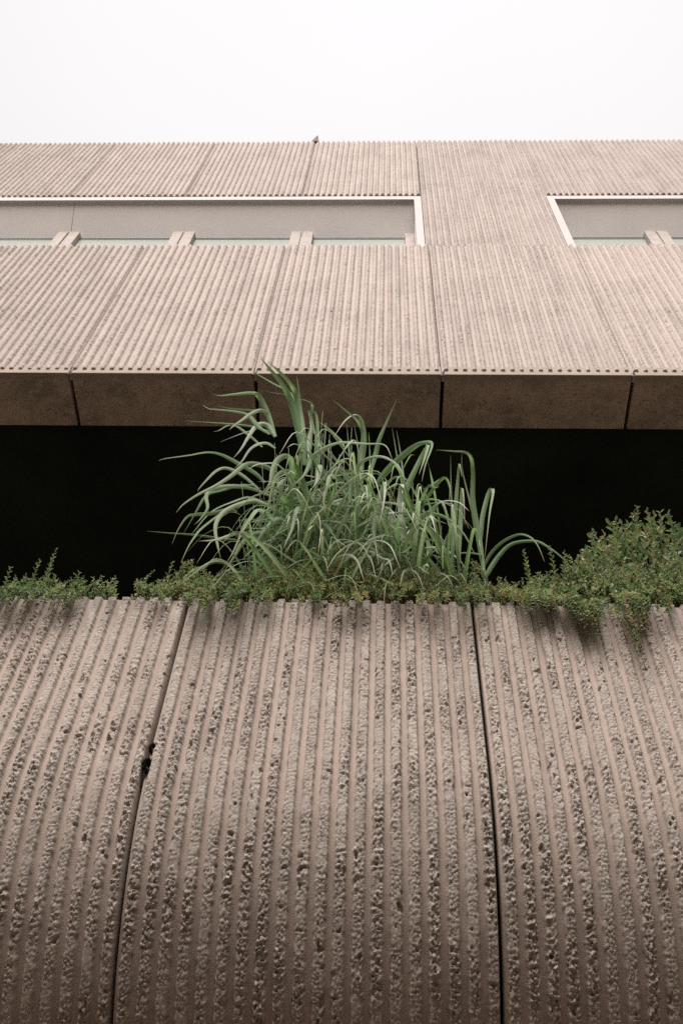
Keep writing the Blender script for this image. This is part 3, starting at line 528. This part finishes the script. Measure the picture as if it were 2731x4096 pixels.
def interp(sil, xi, c_):
    return float(np.interp(xi, [q[0] for q in sil], [q[c_] for q in sil]))
def twig(lf, tb, base, ctrl, tip, leafy_len, L, W, tone, red, sparse=1.0, stem_r=.0016):
    n = 16; P = [base * (1 - t) ** 2 + ctrl * (2 * t * (1 - t)) + tip * t * t for t in [i / (n - 1) for i in range(n)]]
    tb.tube(P[:: 2] + [P[-1]], stem_r * 1.6, stem_r * .6, 4)
    tot = sum((P[i + 1] - P[i]).length for i in range(n - 1)); step = L * .62 * sparse; s_ = max(0, tot - leafy_len)
    ph = random.uniform(0, 3.1)
    while s_ < tot:
        t = s_ / tot; u_ = t * (n - 1); i = min(int(u_), n - 2); p = P[i].lerp(P[i + 1], u_ - i); T = (P[i + 1] - P[i]).normalized()
        A = T.cross(Vector((.31, .77, .55))).normalized(); B = T.cross(A)
        ph += 1.57 + random.uniform(-.5, .5); k = 1 - .45 * max(0, (t - .8) / .2)
        for sgn in (0, math.pi):
            d = (A * math.cos(ph + sgn) + B * math.sin(ph + sgn)) * .85 + T * random.uniform(.3, .9) + Vector((0, 0, .15)); d.normalize()
            nr = (T * .45 + Vector((0, -.45, .5)) + Vector((random.uniform(-.6, .6), random.uniform(-.6, .4), random.uniform(-.3, .3)))); nr = (nr - d * nr.dot(d))
            if nr.length < .05: nr = d.orthogonal()
            nr.normalize(); q = random.uniform(.75, 1.2) * k
            lf.leaflet(p, d, nr, L * q, W * q, min(1, max(0, tone + random.gauss(0, .17) + .22 * (t - .5))), random.random() ** 1.5 if random.random() < red else 0.)
        s_ += step
def shrub(label, key, n, mat, L, W, tone, red, dmin, dmax, hang=.12, leafy=.11, sparse=1., bias=.8):
    sil, spr = SHRUB[key]; x0, x1 = sil[0][0], sil[-1][0]; xm = (x0 + x1) / 2 * 2.75
    base = Vector((xm, 2.8, 4.8)); root = empty('shrub', label, 'shrub', base, 'small leaved shrubs along the planter edge')
    lf, tb = Leafy(), Tubes(); p1, p2, p3 = (random.uniform(0, 6.28) for q in range(3))
    def lump(u): return .015 * (math.sin(u * 95 + p1) + math.sin(u * 171 + p2) + .8 * math.sin(u * 47 + p3)) - .002
    for i in range(n):
        xi = random.uniform(x0, x1); kt, kb = interp(sil, xi, 1), interp(sil, xi, 2)
        kt += .008; kb -= .007; k = kb + (kt - kb) * random.random() ** bias; D = random.uniform(dmin, dmax)
        f = (k - kb) / max(.01, kt - kb)
        if f < .3 and math.sin(xi * 83 + p2) + math.sin(xi * 37 + p3) + .6 * math.sin(k * 110) < -.2: continue
        D = D * .45 + (dmin + (dmax - dmin) * f) * .55
        if f > .5: k += lump(xi) * (f - .5) * 2
        if k < 1.235: D = min(D, 2.60 - .06 * random.random())
        tip = Vector((xi * D, D, EYE + k * D)) + Vector((random.gauss(0, .02), random.gauss(0, .012), random.gauss(0, .012)))
        b0 = Vector((xi * 2.75 + random.gauss(0, .03), random.uniform(2.86, 2.98) if dmax < 2.9 else random.uniform(2.9, 3.1), 4.79))
        if tip.z < 4.95: ct = Vector(((tip.x + b0.x) / 2, 2.60 + .06 * random.random(), 5.0 + .06 * random.random()))
        else: ct = Vector((tip.x * .7 + b0.x * .3 + random.gauss(0, .09), (tip.y + b0.y) / 2 - .03, tip.z * .5 + b0.z * .5 + random.uniform(-.02, .05)))
        twig(lf, tb, b0, ct, tip, leafy * random.uniform(.7, 1.3), L * random.uniform(.8, 1.2), W, tone + random.gauss(0, .12) + .36 * math.sin(xi * 52 + p1) * math.sin(k * 75 + p2) + .25 * (f - .5), red if random.random() < .8 else red * 5, sparse)  # lit tops and shaded hollows of the clumps put into the leaf tone
    for xi, k in spr:
        D = (dmin + dmax) / 2 + .03; tip = Vector((xi * D, D, EYE + k * D)); b0 = Vector((xi * 2.76 + random.gauss(0, .02), 2.9, 4.79))
        twig(lf, tb, b0, (tip + b0) / 2 + Vector((random.gauss(0, .02), -.02, -.02)), tip, (tip.z - 5.0) * .95, L * 1.15, W * 1.1, tone, red * .4, .9)
    iv = Matrix.Translation(-base)
    for o in (lf.build('foliage', mat, root), tb.build('twigs', M['bark'], root)): o.matrix_parent_inverse = iv
shrub('low green shrub with upright sprigs, beyond a bare gap of rim', 's1', 200, M['leaflet'], .021, .0118, .42, .05, 2.62, 2.80)
shrub('low green shrub draping over the rim, left of the olive mound under the tallest grass', 's2', 350, M['leaflet'], .021, .0115, .48, .11, 2.58, 2.80, bias=.65)
shrub('olive yellow shrub mound with bare dark twigs below, at the foot of the tallest grass', 's3', 500, M['olive'], .019, .0105, .58, .07, 2.58, 2.84, bias=.6)
shrub('low green shrub at the foot of the shorter grass clump, right of the olive mound', 's4', 270, M['leaflet'], .021, .0118, .5, .14, 2.58, 2.80, bias=.65)
shrub('smallest shrub, tinged orange, with one tall sprig against the black gap', 's5', 80, M['olive'], .019, .0105, .5, .25, 2.58, 2.76)
shrub('wide dark green shrub spilling over the rim below the broad leaved bush', 's6', 620, M['leaflet'], .0235, 0.013, .44, .14, 2.56, 2.80)
shrub('tall bush with broader glossy leaves rising at the right edge', 's7', 180, M['broad'], .045, .025, .5, .1, 2.74, 2.94, leafy=.17, sparse=1.15)
shrub('thin trailing shrub sprays hanging down the ribbed wall under the wide shrub', 's8', 14, M['leaflet'], .019, .010, .42, .3, 2.55, 2.60, leafy=.16)

# moss tufts in the left joint of the parapet
for (x, z, r_, lab) in ((-.808, 4.035, .020, 'upper small dark moss tuft growing in the black wall joint'), (-.812, 3.955, .027, 'lower, larger dark moss tuft growing in the black wall joint')):
    lf = Leafy()
    for i in range(260):
        d = Vector((random.gauss(0, 1), random.gauss(0, 1) - .6, random.gauss(0, 1.2))).normalized()
        p = Vector((x, 2.672, z)) + Vector((d.x * r_ * .5, d.y * r_ * .5, d.z * r_ * .9)) * random.random() ** .5
        lf.leaflet(p, d, d.orthogonal().normalized(), r_ * .55, r_ * .16, random.random() * .3, 0)
    o = lf.build('moss_tuft', M['moss'], None); o['label'] = lab; o['category'] = 'moss'; o['group'] = 'moss tufts in the wall joint'
